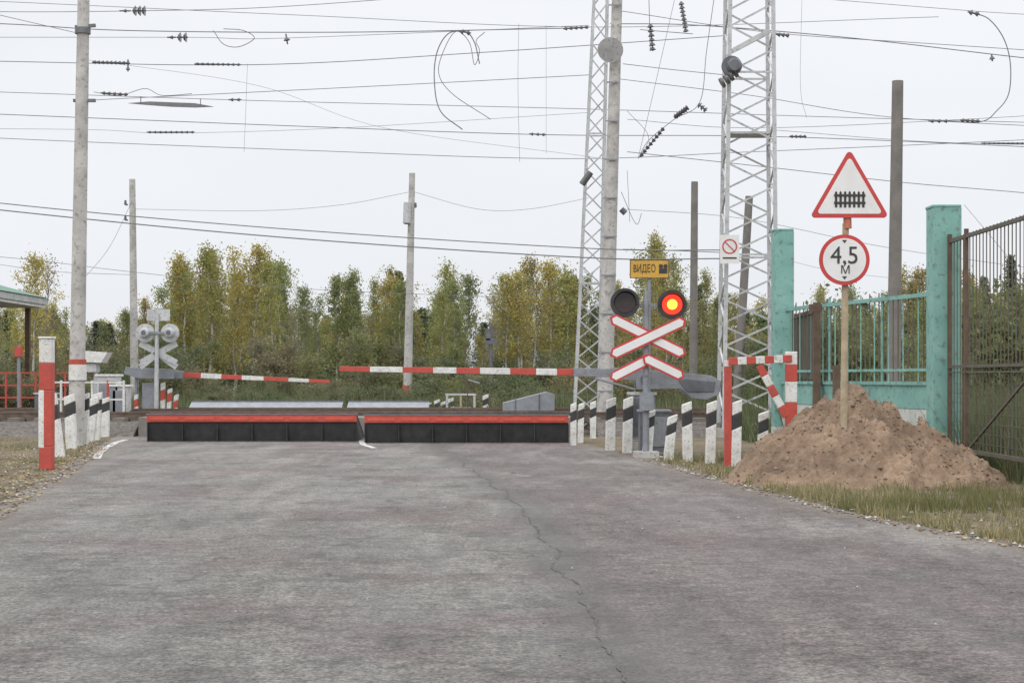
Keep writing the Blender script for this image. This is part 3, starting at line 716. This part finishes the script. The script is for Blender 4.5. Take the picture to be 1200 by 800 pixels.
def tree_mesh(kind,seed):  # leaf palettes are lifted and greyed, imitating haze in the foliage colour
    r=random.Random(seed); b=B(); cl=[]
    if kind=='birch':
        H=9; pts=[Vector((0,0,0))]; fat=r.uniform(.75,1.2); tb=r.uniform(.12,.35); dens=r.uniform(.42,.8); up=r.uniform(.6,1.1)
        for i in range(6): pts.append(pts[-1]+Vector((r.uniform(-.2,.2),r.uniform(-.2,.2),H*.95/6)))
        for i in range(6): b.tube(pts[i],pts[i+1],.10*(1-i/6.3),.10*(1-(i+1)/6.3),'birchbark',7,False)
        for k in range(50):
            t=tb+(.99-tb)*(k+r.random())/50; f=t*6; i=min(5,int(f)); p=pts[i].lerp(pts[i+1],f-i); a=r.uniform(0,6.28)
            u=(t-tb)/(1-tb)
            ln=(1.75*(math.sin(math.pi*(u*.78+.2))**.9)*(1-u*.45)+.22)*r.uniform(.4,1.3)*fat
            q=p+Vector((math.cos(a)*ln*.72,math.sin(a)*ln*.72,ln*up*r.uniform(.6,1.3)))
            b.tube(p,q,.024,.007,'bark',4,False)
            for s in range(5):
                if r.random()<dens: cl.append((p.lerp(q,.35+.17*s)+Vector((r.gauss(0,.12),r.gauss(0,.12),r.gauss(0,.12))),r.uniform(.13,.30),r.randint(10,30)))
        for s in range(4): cl.append((pts[6]+Vector((r.gauss(0,.1),r.gauss(0,.1),-.12*s+.2)),.13,12))
        c0=np.array([.225,.24,.13]); c1=np.array([.36,.34,.17]); c2=np.array([.28,.28,.15]); ls=.075
    elif kind=='bare':
        H=8; pts=[Vector((0,0,0))]
        for i in range(6): pts.append(pts[-1]+Vector((r.uniform(-.2,.2),r.uniform(-.2,.2),H/6)))
        for i in range(6): b.tube(pts[i],pts[i+1],.09*(1-i/6.3),.09*(1-(i+1)/6.3),'bark',6,False)
        for k in range(50):
            t=r.uniform(.2,.98); f=t*6; i=min(5,int(f)); p=pts[i].lerp(pts[i+1],f-i); a=r.uniform(0,6.28); ln=1.5*(1.1-t)*r.uniform(.6,1.2)+.3
            q=p+Vector((math.cos(a)*ln*.6,math.sin(a)*ln*.6,ln)); b.tube(p,q,.022,.007,'bark',4,False)
            for s in range(3):
                m=p.lerp(q,.3+.25*s); e=m+Vector((r.uniform(-.4,.4),r.uniform(-.4,.4),.45)); b.tube(m,e,.01,.004,'bark',3,False)
                if r.random()<.45: cl.append((e,.25,12))
        c0,c1,c2=np.array([.30,.255,.17]),np.array([.40,.34,.2]),np.array([.27,.26,.16]); ls=.07
    elif kind=='spruce':
        H=9; b.tube((0,0,0),(0,0,H),.14,.01,'bark',7,False)
        for k in range(110):
            t=.06+.93*k/110; a=k*2.4; ln=1.7*(1-t)**.85*r.uniform(.75,1.15)+.08; p=Vector((0,0,H*t)); q=p+Vector((math.cos(a)*ln,math.sin(a)*ln,-.12*ln))
            b.tube(p,q,.02,.006,'bark',3,False)
            for s in range(4): cl.append((p.lerp(q,.25+.25*s),.10+.1*(1-t),r.randint(10,18)))
        c0,c1,c2=np.array([.12,.14,.11]),np.array([.16,.18,.135]),np.array([.14,.16,.12]); ls=.09
    else:
        H=4; brown=seed%2
        for st in range(8):
            a=r.uniform(0,6.28); q=Vector((math.cos(a)*r.uniform(.3,1.5),math.sin(a)*r.uniform(.3,1.5),r.uniform(1.8,3.9))); b.tube((0,0,0),q,.04,.010,'bark',5,False)
            for s in range(9):
                m=q*r.uniform(.15,1); e=m+Vector((r.uniform(-.8,.8),r.uniform(-.8,.8),r.uniform(0,.6))); b.tube(m,e,.012,.005,'bark',3,False)
                for _ in range(3): cl.append((m.lerp(e,r.random()*1.1)+Vector((r.gauss(0,.15),)*3),r.uniform(.16,.34),r.randint(12,26)))
        if brown: c0,c1,c2=np.array([.21,.195,.13]),np.array([.31,.275,.17]),np.array([.21,.21,.135])
        else: c0,c1,c2=np.array([.15,.175,.11]),np.array([.255,.265,.145]),np.array([.18,.205,.12])
        ls=.083
    C=[];K=[]
    for p,rad,nn in cl:
        C.append(np.array(p)+rng.normal(size=(nn,3))*rad*np.array([1,1,.8])); t=r.random()
        col=(c0*(1-t)+c1*t) if r.random()<.75 else c2; K.append(np.clip(col[None,:]*rng.uniform(.8,1.2,(nn,1)),0,1))
    C=np.concatenate(C);K=np.concatenate(K); C[:,2]=np.maximum(C[:,2],.1)
    V,KK=rot_quads(C,rng.uniform(.7,1.3,len(C))*ls,K)
    nb=len(b.v); verts=b.v+[tuple(v) for v in V]; faces=b.f+[[nb+4*i,nb+4*i+1,nb+4*i+2,nb+4*i+3] for i in range(len(C))]
    me=bpy.data.meshes.new(kind); me.from_pydata(verts,[],faces)
    for s in b.slots: me.materials.append(M[s])
    me.materials.append(LM); me.polygons.foreach_set('material_index',b.m+[len(b.slots)]*len(C))
    ca=me.color_attributes.new('Col','FLOAT_COLOR','POINT')
    cols=np.ones((len(verts),4)); cols[:nb,:3]=.2; cols[nb:,:3]=KK; ca.data.foreach_set('color',cols.ravel()); me.update()
    return me
TM={'birch':[tree_mesh('birch',i) for i in range(11)],'bare':[tree_mesh('bare',20+i) for i in range(3)],'spruce':[tree_mesh('spruce',40+i) for i in range(4)],'bush':[tree_mesh('bush',60+i) for i in range(6)]}
HH={'birch':9.3,'bare':8.6,'spruce':9,'bush':4}
TINT={'birch':[(1.3,1.17,.85),(1.0,1.08,.88),(1.2,1.02,.85),(.85,.95,.85),(1.4,1.26,.85),(.75,.85,.8),(1.0,1.12,.9),(1.1,1.08,.95)],'bare':[(1,1,1),(1.15,1.02,.9)],'spruce':[(1,1,1),(.85,.9,.9)],'bush':[(1,1,1),(.85,.9,.85),(1.15,1.08,.9),(.75,.83,.76)]}
forest=empty('forest')
def plant(kind,px,ytop,D,parent=forest,wide=1.0,far=0,tint=None):
    h=CH+(HZ-ytop)/F*D; s=h/HH[kind]
    o=bpy.data.objects.new(kind,random.choice(TM[kind])); scene.collection.objects.link(o); o.parent=parent
    c=Vector(tint or random.choice(TINT[kind])); c=c*random.uniform(.9,1.1); o.color=(*c,1)
    o.location=(X(px,D),D,-.02); o.rotation_euler=(random.uniform(-.04,.04),random.uniform(-.04,.04),random.uniform(0,6.28)); w=s*wide*random.uniform(.85,1.15); o.scale=(w,w,s); return o
prof_x=[-150,0,35,60,90,130,180,215,250,300,335,355,375,410,440,470,520,560,600,640,700,740,775,820,860,920,980,1040,1090,1140,1200,1350]
prof_y=[330,335,288,350,360,365,335,298,278,280,305,340,330,308,320,312,300,340,312,296,310,325,272,320,335,345,335,312,310,305,302,315]
for px in np.arange(-140,1340,14):
    yt=float(np.interp(px,prof_x,prof_y))
    plant(random.choices(['birch','bare','spruce'],[.80,.13,.07])[0],px+random.uniform(-9,9),yt+random.choice([random.uniform(-12,10),random.uniform(10,60)]),random.uniform(80,98),wide=.9)
for px in np.arange(-150,1350,15):
    yt=float(np.interp(px,prof_x,prof_y))
    plant(random.choices(['birch','spruce'],[.6,.4])[0],px+random.uniform(-8,8),yt+random.uniform(18,56),random.uniform(104,122),wide=1.05)
for px in np.arange(-200,1400,16):
    plant(random.choices(['birch','spruce'],[.35,.65])[0],px+random.uniform(-8,8),random.uniform(352,384),random.uniform(140,165),wide=1.7)
for px in np.arange(-120,1320,22):
    plant('bush',px+random.uniform(-9,9),random.uniform(385,430),random.uniform(72,84),wide=1.1)
for px in np.arange(-120,1320,24):
    plant('bush',px+random.uniform(-9,9),random.uniform(418,448),random.uniform(58,68),wide=1.3)
for px in np.arange(240,680,24):
    plant('bush',px+random.uniform(-9,9),random.uniform(446,466),random.uniform(53,57),wide=1.8)
for px,yt,D in((945,352,52),(985,360,48),(1018,350,55),(1075,335,50),(1135,322,52),(1170,330,46),(1210,318,50),(925,360,50),(1100,345,47)):
    plant(random.choice(['birch','bush']),px,yt,D,wide=1.1,tint=random.choice([(.85,1,.8),(1,1.05,.85)]))
Y=(1.5,1.3,.85); Yg=(1.2,1.2,.85)
for px,yt,D,t in((38,288,70,Y),(222,288,78,Y),(250,276,78,Yg),(272,282,79,Y),(300,278,78,Y),(322,294,76,Yg),(455,315,80,Y),(515,298,82,Yg),(590,312,80,Y),(612,308,80,Y),(640,296,82,Y),(665,302,80,Yg)): plant('birch',px,yt,D,wide=.95,tint=t)
for px,yt in((395,312),(415,306),(535,318),(210,305),(470,322)): plant('birch',px,yt,79,wide=1.0,tint=(.9,1.02,.85))
for px,yt,D in((770,264,74),(780,290,72)): plant('birch',px,yt,D,wide=.65,tint=(1.25,1.15,.85))
for px,yt in((8,425),(-12,415),(30,440),(48,448)): plant('bush',px,yt,49.5,wide=1.0)

def grass(name,boxes,pal,parent=None):
    V=[];K=[]
    for (fn,N,h0,h1,wd) in boxes:
        P=fn(N); N=len(P); h=rng.uniform(h0,h1,N)*(.5+.5*rng.random(N)); a=rng.uniform(0,6.28,N); d=np.stack([np.cos(a),np.sin(a),0*a],1)*wd
        nzv=np.array([noise.noise(Vector((p[0]*.5,p[1]*.5,0))) for p in P]); h*=np.clip(1+nzv*1.2,.4,1.8)
        ln=rng.normal(size=(N,2))*.28; top=np.stack([P[:,0]+ln[:,0]*h,P[:,1]+ln[:,1]*h,h],1); base=np.stack([P[:,0],P[:,1],0*h],1)
        V.append(np.stack([base-d,base+d,top],1).reshape(-1,3))
        idx=rng.integers(0,len(pal),N)
        idx=np.where(nzv>.15,0,idx); K.append(np.repeat(np.array(pal)[idx]*rng.uniform(.7,1.3,(N,1)),3,0))
    V=np.concatenate(V);K=np.concatenate(K); n=len(V)//3
    me=bpy.data.meshes.new(name); me.vertices.add(len(V)); me.vertices.foreach_set('co',V.ravel()); me.loops.add(len(V)); me.loops.foreach_set('vertex_index',np.arange(len(V)))
    me.polygons.add(n); me.polygons.foreach_set('loop_start',np.arange(n)*3); me.polygons.foreach_set('loop_total',np.full(n,3)); me.update(calc_edges=True)
    ca=me.color_attributes.new('Col','FLOAT_COLOR','POINT'); ca.data.foreach_set('color',np.concatenate([K,np.ones((len(K),1))],1).ravel())
    me.materials.append(LM); o=bpy.data.objects.new(name,me); scene.collection.objects.link(o); return o
def right_verge(N):
    y=rng.uniform(9,27,N); off=rng.exponential(1.7,N); x=np.array([redge(v) for v in y])-.02+off
    k=(np.array([noise.noise(Vector((a*1.6,b_*1.6,3)))+.6*noise.noise(Vector((a*5,b_*5,3))) for a,b_ in zip(x,y)])>.02)|(rng.random(N)<.10)
    k&=((x-PX)**2+(y-PY)**2>1.45**2)&(x<11)
    return np.stack([x,y],1)[k]
def left_verge(N):
    y=rng.uniform(15,36,N); x=np.array([ledge(v) for v in y])-.05-rng.exponential(2.2,N)
    k=np.array([noise.noise(Vector((a*.9,b_*.9,6))) for a,b_ in zip(x,y)])>.10
    return np.stack([x,y],1)[k]
def rect(x0,x1,y0,y1): return lambda N: np.stack([rng.uniform(x0,x1,N),rng.uniform(y0,y1,N)],1)
pal=[(.20,.20,.095),(.28,.25,.14),(.40,.34,.2),(.44,.38,.25),(.22,.22,.11),(.34,.3,.17)]
grass('verge_grass',[(right_verge,50000,.03,.19,.006),(left_verge,22000,.02,.11,.006)],pal)
pal2=[(.14,.17,.09),(.17,.195,.10),(.27,.25,.15),(.13,.15,.085)]
grass('tall_weeds',[(rect(-30,-9.8,49,62),24000,.4,1.0,.022),(rect(-9,30,50,64),40000,.3,1.1,.022),(rect(4.8,14,25,44),20000,.3,1.1,.016),(rect(6.2,8.5,15,26),11000,.3,1.3,.01)],pal2)
b=B()
for i in range(3800):
    if random.random()<.88:
        y=random.uniform(15,32); x=ledge(y)-random.expovariate(.5)+.3
    else: y=random.uniform(10,24); x=redge(y)+random.expovariate(1.5)-.2
    s=random.uniform(.012,.035); a=random.uniform(0,6.28)
    vs=[(x+s*math.cos(a+k*1.571),y+s*math.sin(a+k*1.571),.012+random.uniform(0,.015)) for k in range(4)]
    b.add(vs,[[0,1,2,3]],random.choice(['leafo','leafy','leafb','leafb']))
b.make('fallen_leaves')
b=B()
for i in range(2300):
    q=random.random()
    if q<.4: y=random.uniform(15,34); x=ledge(y)-random.expovariate(1.2)+.25
    elif q<.9: y=random.uniform(9,27); x=redge(y)+random.expovariate(2.2)-.25
    else: y=random.uniform(7,30); x=random.uniform(ledge(y),redge(y))
    s=random.uniform(.006,.024)*(.5 if q>.9 else 1); vs=[(x+s*random.uniform(.6,1.3)*dx,y+s*random.uniform(.6,1.3)*dy,.004+s*.4+s*.7*dz) for dx,dy,dz in((1,0,0),(0,1,0),(-1,0,0),(0,-1,0),(0,0,1),(0,0,-1))]
    b.add(vs,[[0,1,4],[1,2,4],[2,3,4],[3,0,4],[1,0,5],[2,1,5],[3,2,5],[0,3,5]],random.choice(['concrete','concd','sandlump']))
b.make('gravel')

# ------------------------------------------------------------ sky, sun, camera
w=bpy.data.worlds.new("World"); scene.world=w; w.use_nodes=True; nt=w.node_tree;n=nt.nodes;l=nt.links; bg=n['Background']; bg.inputs['Strength'].default_value=.1
sk=n.new('ShaderNodeTexSky'); sk.sky_type='NISHITA'; sk.sun_disc=False; sk.sun_elevation=math.radians(38); sk.sun_rotation=math.radians(200)
tc=n.new('ShaderNodeTexCoord'); sp=n.new('ShaderNodeSeparateXYZ'); l.new(tc.outputs['Generated'],sp.inputs[0])
rp=n.new('ShaderNodeValToRGB'); e=rp.color_ramp.elements; e[0].position=0; e[0].color=(.352,.36,.378,1); e[1].position=1; e[1].color=(.95,.955,.96,1)
q=e.new(.22); q.color=(.377,.383,.397,1)
l.new(sp.outputs['Z'],rp.inputs[0])
nz=n.new('ShaderNodeTexNoise'); nz.inputs['Scale'].default_value=2.2; nz.inputs['Detail'].default_value=4; mp=n.new('ShaderNodeMapping'); mp.inputs['Scale'].default_value=(1,1,4)
l.new(tc.outputs['Generated'],mp.inputs[0]); l.new(mp.outputs[0],nz.inputs['Vector'])
mr=n.new('ShaderNodeMapRange'); mr.inputs[1].default_value=.3; mr.inputs[2].default_value=.7; mr.inputs[3].default_value=23.2; mr.inputs[4].default_value=25.2; l.new(nz.outputs['Fac'],mr.inputs[0])
vm=n.new('ShaderNodeVectorMath'); vm.operation='SCALE'; l.new(rp.outputs[0],vm.inputs[0]); l.new(mr.outputs[0],vm.inputs['Scale'])
mx=n.new('ShaderNodeMixRGB'); mx.inputs[0].default_value=.96; l.new(sk.outputs[0],mx.inputs[1]); l.new(vm.outputs[0],mx.inputs[2]); l.new(mx.outputs[0],bg.inputs['Color'])
su=bpy.data.lights.new('sun','SUN'); su.energy=.6; su.angle=math.radians(35); su.color=(1,.97,.93); so=bpy.data.objects.new('sun',su); scene.collection.objects.link(so)
so.rotation_euler=(math.radians(52),0,math.radians(-20))
cam=bpy.data.cameras.new('camera'); cam.lens=60; cam.sensor_width=36; cam.shift_y=(HZ-400)/1200; cam.clip_end=3000; cam.clip_start=.1
co=bpy.data.objects.new('camera',cam); scene.collection.objects.link(co); co.location=(0,0,CH); co.rotation_euler=(math.pi/2,0,0); scene.camera=co
scene.view_settings.view_transform='Standard'; scene.view_settings.look='None'; scene.view_settings.exposure=0
